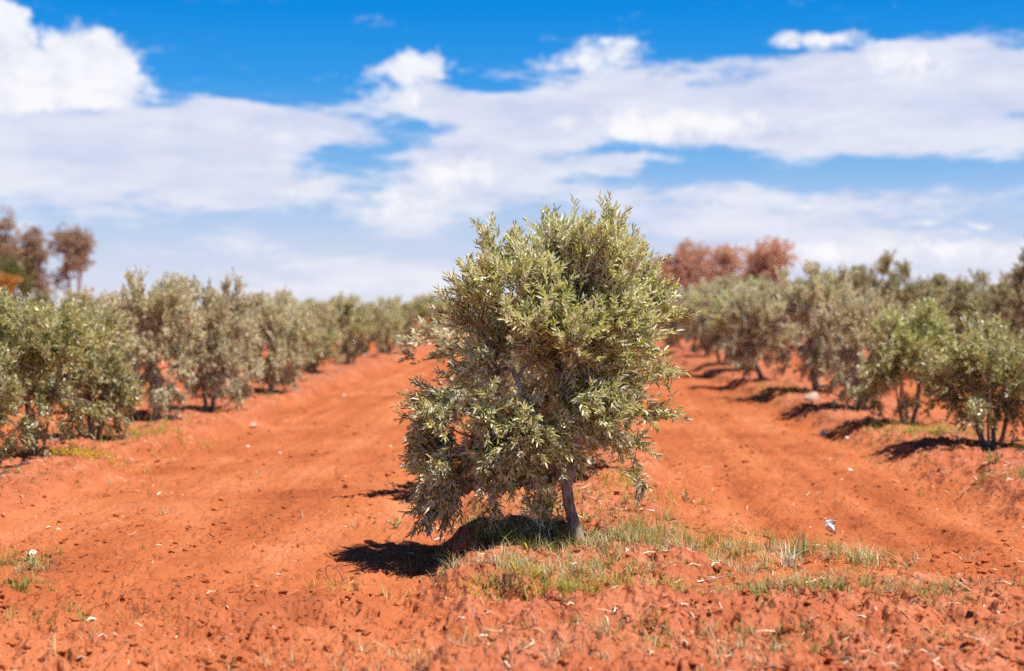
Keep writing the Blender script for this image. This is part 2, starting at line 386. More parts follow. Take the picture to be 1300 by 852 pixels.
def unit(v): return v / (np.linalg.norm(v, axis=-1, keepdims=True) + 1e-9)
def leaves(rng, base, dirs, length, npair, ll, lw, tint, name, material, quad2=False, spread=.75, curl=.15):
    """leafy shoots: base (n,3), dirs (n,3), length (n,), tint (n,)"""
    n = len(base)
    t_ = (np.arange(npair)[None, :] + .6) / npair
    bend = unit(rng.normal(0, 1, (n, 3))) * .18
    dd = unit(dirs)
    pos = base[:, None] + dd[:, None] * (t_ * length[:, None])[..., None] + bend[:, None] * ((t_ ** 2) * length[:, None])[..., None]
    ref = unit(np.cross(dd, rng.normal(0, 1, (n, 3)))); ref2 = np.cross(dd, ref)
    ang = (np.arange(npair) * 1.57)[None, :] + rng.normal(0, .35, (n, npair))
    out = []
    for sgn in (0, math.pi):
        a = ang + sgn
        side = np.cos(a)[..., None] * ref[:, None] + np.sin(a)[..., None] * ref2[:, None]
        sp_ = spread + rng.normal(0, .2, (n, npair)); sp_ = sp_ * (1.15 - .55 * t_)
        ld = unit(dd[:, None] * np.cos(sp_)[..., None] + side * np.sin(sp_)[..., None] + rng.normal(0, .12, (n, npair, 3)))
        out.append((pos, ld))
    Pp = np.concatenate([o_[0].reshape(-1, 3) for o_ in out]); Ld = np.concatenate([o_[1].reshape(-1, 3) for o_ in out])
    tn = np.concatenate([np.repeat(tint, npair)] * 2)
    N = len(Pp)
    L = ll * rng.uniform(.65, 1.2, N); Wd = lw * rng.uniform(.75, 1.25, N)
    wv = unit(np.cross(Ld, rng.normal(0, 1, (N, 3)) + np.array([0, 0, .6]))); up = np.cross(wv, Ld)
    flip = up[:, 2] < 0; wv[flip] *= -1; up[flip] *= -1
    # the upper side of most leaves looks up
    sw = rng.random(N) < .40; wv[sw] *= -1; up[sw] *= -1
    cu = (curl * L)[:, None] * up
    tn = np.clip(tn + rng.normal(0, .24, N), 0, 1)
    if quad2:
        v = np.stack([Pp, Pp + Ld * (.32 * L)[:, None] + wv * (Wd * .5)[:, None] + cu * .35, Pp + Ld * (.72 * L)[:, None] + wv * (Wd * .42)[:, None] + cu * .3,
                      Pp + Ld * L[:, None] - cu * .4, Pp + Ld * (.72 * L)[:, None] - wv * (Wd * .42)[:, None] + cu * .3, Pp + Ld * (.32 * L)[:, None] - wv * (Wd * .5)[:, None] + cu * .35], 1)
        b = np.arange(N)[:, None] * 6
        f = np.concatenate([b + np.array([[0, 3, 2, 1]]), b + np.array([[0, 5, 4, 3]])], 1).reshape(-1, 4); tn = np.repeat(tn, 2)
    else:
        v = np.stack([Pp, Pp + Ld * (.5 * L)[:, None] - wv * (Wd * .5)[:, None] + cu * .3, Pp + Ld * L[:, None] - cu * .3, Pp + Ld * (.5 * L)[:, None] + wv * (Wd * .5)[:, None] + cu * .3], 1)
        f = (np.arange(N)[:, None] * 4 + np.array([[0, 1, 2, 3]]))
    return mesh_np(name, v.reshape(-1, 3), f, material, False, {'tint': ('FACE', tn)})

def crown_points(rng, ell, n, shell=.55, gap=.0, seed=0, clump=1, csig=.06):
    vol = np.array([e[3] * e[4] * e[5] for e in ell]); vol = vol ** .8; vol /= vol.sum()
    pts = []
    while len(pts) < n:
        e = ell[rng.choice(len(ell), p=vol)]
        d = rng.normal(0, 1, 3); d /= np.linalg.norm(d)
        r_ = rng.random() ** (1 / 3.); r_ = r_ + (1 - r_) * shell * rng.random()
        p = np.array(e[:3]) + d * r_ * np.array(e[3:6])
        if p[2] < .12: continue
        g = fbm(np.array([p[0] * 3.1 + p[2] * 1.7 + seed]), np.array([p[1] * 3.1 + p[2] * 2.3]), 200 + seed, 2)[0]
        if g < gap - .45 + .0: continue
        pts.append(p)
        for _ in range(clump - 1):          # a spray of neighbouring shoots
            q = p + rng.normal(0, csig, 3)
            if q[2] > .12: pts.append(q)
    return np.array(pts)

def olive_parts(seed, ell, stems, base_r, ntarget, nshoot, npair, ll, lw, leafmat, shoot_len=.18, quad2=False, gap=.2, step=.08, tintbias=0., uplift=.55, shell=.6, extra=None, clump=5, csig=.06):
    rng = np.random.default_rng(seed)
    tg = crown_points(rng, ell, ntarget, shell, gap, seed, clump, csig)
    if extra is not None: tg = np.concatenate([tg, extra])
    chains, tips, allp = skeleton(rng, tg, stems, base_r, step)
    trunk = tubes(chains, 'trunk_and_limbs', BARK, 5)
    ctr = np.array([np.average([e[k] for e in ell], weights=[e[3] * e[4] * e[5] for e in ell]) for k in range(3)])
    zt = max(e[2] + e[5] for e in ell); zb = min(e[2] - e[5] for e in ell)
    B = []; Dd = []; L = []; T = []
    for p, d in tips:
        o_ = (p - ctr); o_ = o_ / (np.linalg.norm(o_) + 1e-6)
        for _ in range(nshoot):
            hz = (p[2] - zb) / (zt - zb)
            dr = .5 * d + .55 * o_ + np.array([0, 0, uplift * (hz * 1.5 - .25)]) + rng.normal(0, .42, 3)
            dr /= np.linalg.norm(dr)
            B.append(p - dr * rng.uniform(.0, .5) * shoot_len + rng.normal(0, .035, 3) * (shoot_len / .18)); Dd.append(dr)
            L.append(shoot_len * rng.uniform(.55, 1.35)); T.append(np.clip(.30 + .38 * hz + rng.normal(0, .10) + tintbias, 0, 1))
    B = np.array(B); Dd = np.array(Dd); L = np.array(L); T = np.array(T)
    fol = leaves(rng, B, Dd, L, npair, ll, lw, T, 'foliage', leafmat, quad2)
    return rng, trunk, fol, B, Dd, L

# ------------------------------------------------------------------ the near olive tree
S = 9.62 / F                                       # metres per pixel at the near tree
mb = onground(731, 688)
def hp(px, py, dy=0.0):                            # local point of the near tree
    return np.array([(px - 731) * S, dy, (688 - py) * S])
def he(px, py, rx, ry, dp, dy=0.0):
    q = hp(px, py, dy); rx -= min(22, rx * .30); ry -= min(24, ry * .30); return (q[0], q[1], q[2], rx * S, max(dp - .08, dp * .7), ry * S)
near_ell = [he(708, 380, 114, 94, .58), he(650, 395, 72, 92, .5, -.05), he(765, 378, 60, 84, .5, .05), he(690, 332, 70, 48, .45), he(756, 328, 55, 42, .4), he(640, 335, 45, 45, .4),
            he(690, 450, 120, 80, .58), he(605, 520, 84, 74, .5, -.1), he(560, 575, 52, 74, .42), he(605, 580, 98, 58, .5), he(700, 540, 90, 60, .5), he(762, 490, 48, 62, .42),
            he(792, 408, 42, 56, .4), he(776, 566, 48, 44, .35), he(603, 440, 38, 50, .35), he(560, 500, 50, 50, .35), he(545, 628, 24, 32, .2), he(682, 600, 24, 46, .15, .15), he(822, 380, 26, 26, .3)]
T0 = mb
tr = empty('olive_tree', mb, 'large sharp silvery olive tree alone at the front end of the middle row', 'olive tree', 'olive trees planted in rows')
stem1 = [hp(735, 696), hp(731, 670, -.02), hp(722, 640, .0), hp(719, 615, .0), hp(727, 585, .02), hp(733, 545, .05), hp(748, 500, .05), hp(752, 450, .1), hp(745, 400, .05)]
stem2 = [hp(720, 622, .0), hp(703, 594, -.03), hp(692, 572, -.05), hp(684, 545, -.08), hp(668, 505, -.1), hp(650, 465, -.1)]
stem3 = [hp(690, 568, -.05), hp(672, 556, -.12), hp(640, 548, -.2), hp(600, 550, -.2)]
stem4 = [hp(733, 545, .05), hp(722, 500, .1), hp(700, 450, .15), hp(690, 400, .1)]
# stray shoots that stick out at the sides and hang to the ground
stray = [((845, 470), (-.1, 0, .3)), ((820, 520), (1, 0, .35)), ((838, 525), (1, -.2, .4)), ((800, 600), (1, -.1, -.5)), ((835, 372), (.8, 0, .9)), ((770, 280), (.2, 0, 1)), ((778, 300), (.35, 0, 1)),
         ((625, 300), (-.3, 0, 1)), ((618, 312), (-.4, 0, 1)), ((545, 500), (-1, 0, .3)), ((535, 540), (-1, 0, .2)), ((530, 520), (-.8, -.1, .5)), ((548, 640), (-.2, -.1, -1)), ((560, 640), (.2, 0, -1)),
         ((690, 290), (.1, 0, 1)), ((585, 380), (-.9, 0, .4)), ((575, 400), (-1, 0, .2)), ((810, 560), (.9, 0, -.2)), ((845, 400), (1, 0, .3)), ((820, 470), (1, -.2, .1)), ((627, 640), (0, -.1, -1)), ((820, 340), (.5, 0, 1))]
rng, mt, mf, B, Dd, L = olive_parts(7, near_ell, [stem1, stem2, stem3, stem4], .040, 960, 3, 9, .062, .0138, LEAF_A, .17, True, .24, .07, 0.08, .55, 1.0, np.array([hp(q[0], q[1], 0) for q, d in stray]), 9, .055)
fb = []; fd = []; twc = []
for (q, d) in stray:
    p = hp(*q, 0); d = np.array(d, float); d /= np.linalg.norm(d)
    for k in range(4):
        dd = d + rng.normal(0, .30, 3); s_ = p - d * (.02 + .05 * k) * (1 if k else 0); fb.append(s_); fd.append(dd)
        twc.append(([s_, s_ + unit(dd) * .09, s_ + unit(dd) * .18], [.003, .002, .001]))
fb = np.array(fb); fd = np.array(fd)
trunk = obj('trunk', mt, tr)
shoots = [([b - unit(d) * .03, b + unit(d) * l * .5, b + unit(d) * l * .95], [.0024, .0018, .001]) for b, d, l in zip(B, Dd, L)]
obj('twigs', tubes(twc + shoots, 'twigs', BARK, 3), tr)
crown = obj('crown', mf, tr)
obj('stray_shoots', leaves(rng, fb, fd, np.full(len(fb), .19), 9, .058, .012, np.full(len(fb), .62), 'stray_shoots', LEAF_A, True), tr)
sel = rng.random(len(B)) < .40
bs = B[sel] + unit(Dd[sel]) * (L[sel] * .5)[:, None]
obj('blossom', leaves(rng, bs, Dd[sel], L[sel] * .5, 4, .014, .011, rng.random(len(bs)), 'blossom', BLOOM, False, 1.0), tr)
# young shoots from the foot of the trunk, lower left of it
sb = np.array([hp(688 + rng.normal(0, 7), 655 + rng.normal(0, 13), .1 + rng.normal(0, .03)) for _ in range(40)])
obj('basal_shoots', leaves(rng, sb, np.tile([-.1, 0, .7], (40, 1)) + rng.normal(0, .6, (40, 3)), np.full(40, .14), 7, .042, .010, np.full(40, .5), 'basal_shoots', LEAF_A, True), tr)

# ------------------------------------------------------------------ olive trees in rows
def variant(seed, leafmat, h, hw, ntarget, nshoot, npair, ll, lw, nstem=3, slen=.17, low=.28, gap=.2, step=.1, r0=.032):
    """one kind of olive bush of height h and half width hw; its foot is at the origin"""
    rng = np.random.default_rng(seed * 13 + 5)
    ell = []
    zc = (h * 1.0 + low) / 2
    ell.append((0, 0, zc, hw * .78, hw * .78, (h - low) / 2 * .95))
    for k in range(9):
        a = k * 2.4 + rng.random(); z = low + (h - low) * (.16 + .68 * rng.random()); rr = hw * rng.uniform(.40, .62)
        ro = (hw - rr * .8) * (1 - max(0, (z - zc) / (h - zc)) ** 2 * .5)
        ell.append((math.cos(a) * ro, math.sin(a) * ro, z, rr, rr, rr * rng.uniform(.8, 1.1)))
    ell.append((rng.uniform(-.2, .2) * hw, 0, h - hw * .5, hw * .55, hw * .55, hw * .45))
    stems = []
    for k in range(nstem):
        a = rng.uniform(0, 6.28); s_ = hw * .07 * (nstem > 1); e_ = hw * rng.uniform(.28, .5)
        a2 = math.pi * 2 * k / nstem + rng.uniform(-.4, .4)
        p0 = np.array([math.cos(a2) * s_, math.sin(a2) * s_, -.08])
        p2 = np.array([math.cos(a2) * e_, math.sin(a2) * e_, zc * 1.05])
        stems.append([p0, p0 + (p2 - p0) * .3 + rng.normal(0, .03, 3), p0 + (p2 - p0) * .62 + rng.normal(0, .05, 3), p2])
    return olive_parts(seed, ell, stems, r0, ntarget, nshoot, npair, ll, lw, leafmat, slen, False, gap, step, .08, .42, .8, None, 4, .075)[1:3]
# a set of bushes, each used at several places: (trunk mesh, foliage mesh, height, half width)
VAR = {}
def V_(key, *a, **k): 
    t_, f_ = variant(*a, **k); VAR[key] = (t_, f_, a[2], a[3])
V_('g1', 21, LEAF_G, 1.62, .66, 360, 4, 7, .064, .022, low=.32, nstem=3)
V_('g2', 22, LEAF_G, 1.50, .66, 360, 4, 7, .064, .022, low=.32, nstem=4)
V_('g3', 23, LEAF_G, 1.75, .62, 340, 4, 7, .064, .022, low=.32, nstem=4)
V_('b1', 31, LEAF_B, 2.15, .92, 420, 4, 7, .078, .027, low=.32, nstem=1, r0=.07)
V_('b2', 32, LEAF_B, 2.10, .95, 420, 4, 7, .078, .027, low=.32, nstem=2, r0=.05)
V_('b3', 33, LEAF_B, 2.30, 1.0, 420, 4, 7, .078, .027, low=.32, nstem=1, r0=.065)
V_('a1', 41, LEAF_A, 2.0, .88, 380, 4, 7, .078, .027, low=.32, nstem=2, r0=.045)
V_('a2', 42, LEAF_A, 1.85, .90, 330, 4, 6, .082, .030, low=.32, nstem=1, r0=.05)
V_('d1', 51, LEAF_D, 2.3, 1.15, 330, 4, 6, .095, .036, low=.24, nstem=2, r0=.06)
V_('d2', 52, LEAF_D, 2.2, 1.2, 330, 4, 6, .095, .036, low=.24, nstem=1, r0=.06)

ORD = ['first', 'second', 'third', 'fourth', 'fifth', 'sixth', 'seventh', 'eighth', 'ninth', 'tenth', 'eleventh', 'twelfth', 'thirteenth', 'fourteenth', 'fifteenth',
       'sixteenth', 'seventeenth', 'eighteenth', 'nineteenth', 'twentieth']
TREES = []
def plant(key, x, y, h, hw, rot, label, matl=None, name='olive_tree', cat='olive tree', group='olive trees planted in rows', lean=0.0):
    t_, f_, vh, vw = VAR[key]
    e = empty(name, (x, y, H(x, y) - .01), label, cat, group)
    e.rotation_euler = (0, lean, rot); e.scale = (hw / vw, hw / vw, h / vh)
    obj('trunk', t_, e)
    c_ = obj('crown', f_, e)
    if matl:
        c_.material_slots[0].link = 'OBJECT'; c_.material_slots[0].material = matl
    TREES.append((x, y, hw)); return e
def plant_px(key, bx, by, topy, hwpx, rot, label, **k):
    p = onground(bx, by); dist = p[1]
    h = (CAM_Z - (topy - 385) / F * dist) - p[2]
    return plant(key, p[0], p[1], h - .09, hwpx * 1.01 * dist / F - .02, rot, label, **k)

# left row, nearest first: (variant, base x, base y, top y, half width px)
LEFT = [('g2', -45, 600, 430, 70, 2.0, 'dark leafy olive bush cut off by the left edge of the photo'),
        ('g1', 48, 580, 383, 80, .4, 'green many-stemmed olive bush nearest in the left row, beside the black hose'),
        ('g3', 120, 559, 378, 52, 1.2, 'slim green olive bush with three thin stems, second in the left row'),
        ('b1', 200, 533, 342, 60, 2.9, 'tall beige-green olive with a thick dark single trunk, third in the left row'),
        ('b2', 266, 519, 345, 56, 4.1, 'tall beige-tinged olive of dense crown, fourth in the left row'),
        ('b3', 290, 505, 366, 44, .8, 'pale olive squeezed between taller neighbours, fifth in the left row'),
        ('b2', 344, 498, 366, 46, 5.0, 'beige olive with a forked dark trunk, sixth in the left row'),
        ('a1', 371, 486, 388, 34, 1.1, 'narrow grey-green olive, seventh in the left row'),
        ('a2', 402, 474, 402, 32, 2.3, 'low round olive lower than its neighbours, eighth in the left row'),
        ('a1', 446, 462, 379, 32, 3.7, 'upright olive rising above the low round one, ninth in the left row'),
        ('d1', 462, 455, 386, 26, .2, 'dull olive pressed against the upright one, tenth in the left row'),
        ('a2', 491, 448, 377, 22, 1.9, 'small distant olive with a peaked top, eleventh in the left row'),
        ('d1', 513, 442, 384, 18, 4.4, 'small distant dull olive, twelfth in the left row')]
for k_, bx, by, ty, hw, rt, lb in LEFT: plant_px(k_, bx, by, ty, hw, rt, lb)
RIGHT = [('g2', 1258, 567, 398, 78, .9, 'dark green many-stemmed olive bush nearest in the row right of the lane'),
         ('g1', 1150, 540, 392, 58, 2.2, 'bright green olive bush with fanned stems, second in the right row'),
         ('b2', 1093, 517, 358, 50, 1.5, 'beige-leaved olive with its slim trunk beside the fanned green bush, third in the right row'),
         ('b1', 1037, 498, 335, 58, 4.2, 'tallest pale olive behind the beige boulder, fourth in the right row'),
         ('b3', 969, 483, 354, 50, 3.3, 'wide silver-beige olive with forked trunk, fifth in the right row'),
         ('a1', 941, 470, 362, 42, .5, 'shaded grey olive, sixth in the right row'),
         ('b2', 917, 463, 350, 36, 2.8, 'grey-beige olive with a high round top, seventh in the right row'),
         ('a1', 897, 454, 364, 30, 1.3, 'distant grey olive, eighth in the right row'),
         ('b3', 879, 447, 362, 28, 5.2, 'distant pale olive below the rusty trees, ninth in the right row'),
         ('a2', 864, 441, 366, 24, 3.0, 'distant olive beside the crown of the near tree, tenth in the right row')]
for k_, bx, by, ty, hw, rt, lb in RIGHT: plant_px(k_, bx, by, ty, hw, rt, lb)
plant('g3', 5.35, 13.0, 1.35, .50, 1.0, 'short olive bush beyond the right edge of the photo, seen by its shadow')
vkeys = ['a1', 'a2', 'b2', 'd1', 'b3', 'd2']
rnd = random.Random(4)
y = 13.2
i = 0
while y < 95:      # the middle row, seen only in glimpses beside and through the near tree
    plant(vkeys[(i * 2 + 1) % 6] if i else 'b2', .05 + rnd.uniform(-.1, .1) - (.28 if i == 0 else 0), y, rnd.uniform(1.65, 1.95), rnd.uniform(.8, .95) if i else 1.0, rnd.uniform(0, 6),
          f'olive hidden behind the near tree, {ORD[i + 1]} of the middle row')
    i += 1; y += rnd.uniform(2.9, 3.5) * (1 + y / 60)
for side, x0, ystart, name_ in ((-1, -5.72, 60, 'left'), (1, 4.2, 63, 'right')):
    y = ystart; i = 12 if side < 0 else 10
    while y < 125 and i < 19:
        plant(vkeys[i % 6], x0 + rnd.uniform(-.15, .15), y, rnd.uniform(1.8, 2.1) + (.25 if side > 0 else -.15), rnd.uniform(.85, 1.05), rnd.uniform(0, 6),
              f'far small olive, {ORD[i]} from the front of the {name_} row')
        i += 1; y += rnd.uniform(5, 8)
# rows behind the first ones
def back_row(x0, y0, y1, dy, hmin, hmax, hw, what, mats):
    y = y0; i = 0
    while y < y1 and i < 20:
        plant(['d1', 'd2', 'b3', 'd1', 'a2'][i % 5], x0 + rnd.uniform(-.3, .3), y, rnd.uniform(hmin, hmax), rnd.uniform(hw * .85, hw * 1.1), rnd.uniform(0, 6), f'{what}, {ORD[i]} from its near end', matl=mats)
        i += 1; y += dy * rnd.uniform(.9, 1.15) * (1 + i * .05)
back_row(9.6, 26.5, 80, 3.1, 2.25, 2.75, 1.25, 'tall dull olive in the row behind the first right row', LEAF_D)
back_row(14.9, 42, 95, 5.5, 2.2, 2.6, 1.3, 'dull olive in the third row on the right', LEAF_D)
back_row(-11.2, 27, 110, 4.2, 1.55, 1.85, 1.05, 'low olive in the row behind the first left row', LEAF_B)
back_row(-17.0, 42, 110, 6, 1.5, 1.9, 1.1, 'low olive in the third row on the left', LEAF_B)

# ------------------------------------------------------------------ far trees
def far_tree(name, seed, px, topy, hwpx, dist, leafmat, label, group, cat='tree', crown_low=.35, bark=None, gap=.2, ntarget=180, ll=.24, lw=.12, thin=False, nstem=1, nsh=4):
    rng = np.random.default_rng(seed)
    d = ray(px, 385); x = d[0] / d[1] * dist; z0 = H(x, dist)
    h = CAM_Z + (385 - topy) / F * dist - z0; hw = hwpx / F * dist; low = h * crown_low
    ell = []
    for k in range(9 if not thin else 13):
        a = rng.uniform(0, 6.28); z = low + (h - low) * rng.uniform(.12, .9); rr = hw * (rng.uniform(.34, .55) if not thin else rng.uniform(.2, .36))
        ro = (hw - rr) * rng.uniform(.35, 1)
        ell.append((math.cos(a) * ro, math.sin(a) * ro * .8, z, rr, rr, rr * (1.1 if not thin else 1.3)))
    ell.append((0, 0, h - hw * .4, hw * .4, hw * .4, hw * .4))
    if not thin: ell.append((0, 0, (h + low) / 2, hw * .6, hw * .6, (h - low) * .42))
    stems = []
    for k in range(nstem):
        ox = (k - (nstem - 1) / 2) * hw * .35
        stems.append([np.array([ox, 0, -.2]), np.array([ox * 1.1, .1, low]), np.array([ox * 1.5 + rng.normal(0, .1 * hw), 0, (low + h) / 2])])
    tg = crown_points(rng, ell, ntarget, .4, gap, seed)
    chains, tips, _ = skeleton(rng, tg, stems, h * .018, h * .05)
    e = empty(name, (x, dist, z0), label, cat, group)
    obj('trunk', tubes([(p_, [max(q, h * .0022) for q in r_]) for p_, r_ in chains], 'trunk', bark or BARK2, 5), e)
    B = []; Dd = []
    for p, dd in tips:
        for _ in range(nsh): B.append(p + rng.normal(0, .04 * h * .6, 3)); Dd.append(dd * .4 + rng.normal(0, .6, 3) + np.array([0, 0, -.1]))
    B = np.array(B); Dd = np.array(Dd)
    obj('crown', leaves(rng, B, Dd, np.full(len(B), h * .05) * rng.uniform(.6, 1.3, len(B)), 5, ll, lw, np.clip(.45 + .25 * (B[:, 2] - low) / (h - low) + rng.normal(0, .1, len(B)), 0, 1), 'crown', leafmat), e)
    return e
g1 = 'gum trees beyond the left rows'; g2 = 'rusty red trees beyond the right rows'
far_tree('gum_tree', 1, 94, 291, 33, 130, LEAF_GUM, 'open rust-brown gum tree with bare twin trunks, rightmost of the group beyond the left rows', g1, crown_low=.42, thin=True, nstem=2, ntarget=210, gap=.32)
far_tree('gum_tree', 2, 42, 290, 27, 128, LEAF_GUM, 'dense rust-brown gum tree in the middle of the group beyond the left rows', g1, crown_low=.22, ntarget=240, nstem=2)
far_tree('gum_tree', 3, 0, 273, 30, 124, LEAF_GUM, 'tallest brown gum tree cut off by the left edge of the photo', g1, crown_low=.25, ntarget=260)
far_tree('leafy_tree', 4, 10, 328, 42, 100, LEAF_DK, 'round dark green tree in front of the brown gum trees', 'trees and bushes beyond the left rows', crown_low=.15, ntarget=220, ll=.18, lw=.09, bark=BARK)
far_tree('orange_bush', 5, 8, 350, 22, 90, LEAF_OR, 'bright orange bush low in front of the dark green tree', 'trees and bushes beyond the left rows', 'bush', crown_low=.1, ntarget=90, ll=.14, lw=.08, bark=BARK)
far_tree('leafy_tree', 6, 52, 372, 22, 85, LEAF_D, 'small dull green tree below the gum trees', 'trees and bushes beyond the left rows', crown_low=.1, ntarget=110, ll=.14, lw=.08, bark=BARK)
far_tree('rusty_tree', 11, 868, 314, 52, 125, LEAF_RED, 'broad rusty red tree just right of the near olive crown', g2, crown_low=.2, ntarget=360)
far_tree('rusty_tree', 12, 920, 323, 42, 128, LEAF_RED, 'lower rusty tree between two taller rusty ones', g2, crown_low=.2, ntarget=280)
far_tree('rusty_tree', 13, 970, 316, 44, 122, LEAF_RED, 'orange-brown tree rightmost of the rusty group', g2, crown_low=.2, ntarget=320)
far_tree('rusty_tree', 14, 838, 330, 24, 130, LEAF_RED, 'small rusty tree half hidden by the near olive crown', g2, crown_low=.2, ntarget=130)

# ------------------------------------------------------------------ grass, litter, clods (nobody could count them)
rng = np.random.default_rng(99)
def blade_mat(name, a, b, tr_=.25):
    m_, t = mat(name)
    at_ = t.new('ShaderNodeAttribute', dict(attribute_name='tint')).outputs['Fac']
    c = t.mix(at_, a, b)
    p = t.new('ShaderNodeBsdfPrincipled', None, Base_Color=c, Roughness=.55); tl = t.new('ShaderNodeBsdfTranslucent', None, Color=c)
    mx = t.n.new('ShaderNodeMixShader'); mx.inputs[0].default_value = tr_
    t.l.new(p.outputs[0], mx.inputs[1]); t.l.new(tl.outputs[0], mx.inputs[2]); finish(t, mx.outputs[0]); return m_
G_GREEN = blade_mat('green_grass', (.13, .18, .03), (.48, .48, .12), .35)
G_DRY = blade_mat('dry_grass', (.42, .30, .12), (.72, .60, .38))
G_YEL = blade_mat('yellow_green_herb', (.22, .26, .04), (.60, .50, .05))
G_PALE = blade_mat('pale_blades', (.45, .48, .30), (.80, .80, .66))
def blades(pts, hts, wid, lean, tint):
    """curved grass blades of three quads"""
    n = len(pts); a = rng.uniform(0, 6.283, n); dx = np.stack([np.cos(a), np.sin(a), np.zeros(n)], 1)
    sd_ = np.stack([-np.sin(a), np.cos(a), np.zeros(n)], 1)
    V = []
    for t_, wf in ((0, 1), (.35, .9), (.7, .6), (1, .08)):
        c_ = pts + dx * (lean * hts * t_ ** 1.8)[:, None] + np.array([0, 0, 1]) * (hts * (t_ - .28 * lean * t_ ** 2.2))[:, None]
        V += [c_ - sd_ * (wid * wf * .5)[:, None], c_ + sd_ * (wid * wf * .5)[:, None]]
    V = np.stack(V, 1).reshape(-1, 3)
    b = np.arange(n)[:, None, None] * 8; q = np.array([[0, 1, 3, 2], [2, 3, 5, 4], [4, 5, 7, 6]])[None]
    return V, (b + q).reshape(-1, 4), np.repeat(tint, 3)
def scatter(px, py, rx, ry, n):
    """points around a place of the ground, rx and ry in metres"""
    c_ = onground(px, py); p = c_[:2] + rng.normal(0, .5, (n, 2)) * np.array([rx, ry])
    return np.column_stack([p, height(p[:, 0], p[:, 1]) - .004])
SETS = {0: [], 1: [], 2: []}
def patch(px, py, rx, ry, n, hmin, hmax, kind, lean=.6, w_=.004):
    p = scatter(px, py, rx, ry, n)
    # clump them
    k = max(2, n // 26); cc = p[rng.integers(0, n, k)]; pick = rng.integers(0, k, n); mix_ = rng.random(n) < .7
    q = p.copy(); q[mix_, :2] = cc[pick[mix_], :2] + rng.normal(0, .022, (mix_.sum(), 2))
    q[:, 2] = height(q[:, 0], q[:, 1]) - .004
    SETS[kind].append((q, hmin * .7 + (hmax * 1.45 - hmin * .7) * rng.random(n) ** 2.2, np.full(n, w_) * rng.uniform(.6, 1.3, n), rng.uniform(.1, lean * 2.2, n), rng.random(n)))
# near bank
patch(850, 684, .8, .55, 1900, .04, .13, 0); patch(890, 690, .6, .4, 450, .05, .12, 0); patch(840, 690, .9, .6, 1190, .03, .09, 1)
patch(650, 690, .45, .45, 850, .05, .15, 0); patch(690, 735, .6, .35, 1360, .03, .10, 1); patch(700, 745, .5, .25, 1190, .03, .10, 2)
patch(640, 660, .6, 1.1, 850, .03, .09, 1); patch(700, 640, .8, 1.3, 1190, .02, .07, 2); patch(800, 615, .5, 1.6, 1190, .03, .09, 2); patch(640, 645, .6, 1.2, 510, .03, .08, 2)
patch(760, 700, .8, .5, 1360, .03, .09, 1); patch(800, 720, .8, .3, 714, .03, .08, 0); patch(750, 660, .6, .8, 680, .03, .09, 0)
patch(1085, 710, .40, .34, 420, .04, .12, 0, 1.0); patch(1090, 710, .5, .36, 340, .04, .13, 1, 1.0); patch(1000, 702, .5, .22, 260, .04, .11, 0); patch(950, 700, .55, .25, 360, .04, .10, 1)
patch(1050, 755, .8, .22, 1000, .04, .10, 0, .9); patch(1050, 755, .8, .25, 500, .04, .10, 1); patch(1250, 752, .6, .2, 380, .03, .08, 0); patch(860, 752, .6, .2, 300, .03, .08, 2)
patch(20, 715, .25, .35, 360, .04, .12, 0); patch(10, 745, .3, .2, 360, .04, .10, 0); patch(35, 722, .3, .2, 180, .03, .09, 1); patch(560, 742, .4, .2, 220, .03, .08, 1); patch(440, 745, .25, .2, 130, .03, .1, 2)
patch(700, 820, 2.2, .4, 1400, .03, .09, 1); patch(900, 810, 1.6, .4, 1100, .03, .09, 0); patch(60, 800, .6, .3, 400, .03, .09, 0)
patch(740, 745, .8, .35, 900, .03, .09, 0); patch(640, 740, .6, .35, 600, .03, .09, 1); patch(780, 700, .7, .35, 800, .03, .10, 0); patch(700, 720, .6, .35, 500, .03, .09, 0); patch(960, 735, .9, .3, 500, .03, .08, 1)
# banks of the side rows
patch(170, 552, .9, 1.6, 1700, .04, .12, 2); patch(110, 575, .5, .5, 260, .03, .09, 2); patch(140, 555, .9, .9, 400, .03, .09, 0)
patch(260, 520, .8, 3, 500, .04, .12, 2); patch(310, 505, .8, 4, 600, .04, .12, 2); patch(1175, 549, .9, .9, 1900, .04, .13, 2); patch(1230, 548, .8, .6, 300, .03, .1, 0)
patch(1180, 550, .8, .8, 240, .03, .1, 0); patch(1150, 585, .7, .3, 170, .03, .07, 2); patch(985, 503, .9, 2.2, 1400, .04, .12, 2); patch(905, 462, .9, 6, 400, .06, .14, 2); patch(1290, 606, .5, .3, 500, .05, .13, 0)
patch(1280, 570, .9, .5, 300, .03, .10, 0); patch(350, 492, .7, 5, 500, .04, .13, 1); patch(1080, 530, .9, 2, 250, .03, .08, 1); patch(430, 470, .8, 10, 500, .06, .14, 1); patch(1130, 555, .9, 1.5, 240, .03, .08, 1)
patch(25, 600, .8, .4, 200, .03, .08, 0); patch(70, 590, 1.2, .8, 300, .03, .08, 1)
for k, nm, m_, lb in ((0, 'green_grass', G_GREEN, 'thin green grass growing on the earth banks'), (1, 'dry_grass', G_DRY, 'straw-coloured dry grass lying on the banks'), (2, 'yellow_grass', G_YEL, 'low yellow-green grass and herbs on the banks')):
    q = [np.concatenate([s_[j] for s_ in SETS[k]]) for j in range(5)]
    v, f, t_ = blades(*q)
    tag(obj(nm, mesh_np(nm, v, f, m_, False, {'tint': ('FACE', t_)})), lb, 'grass', kind='stuff')

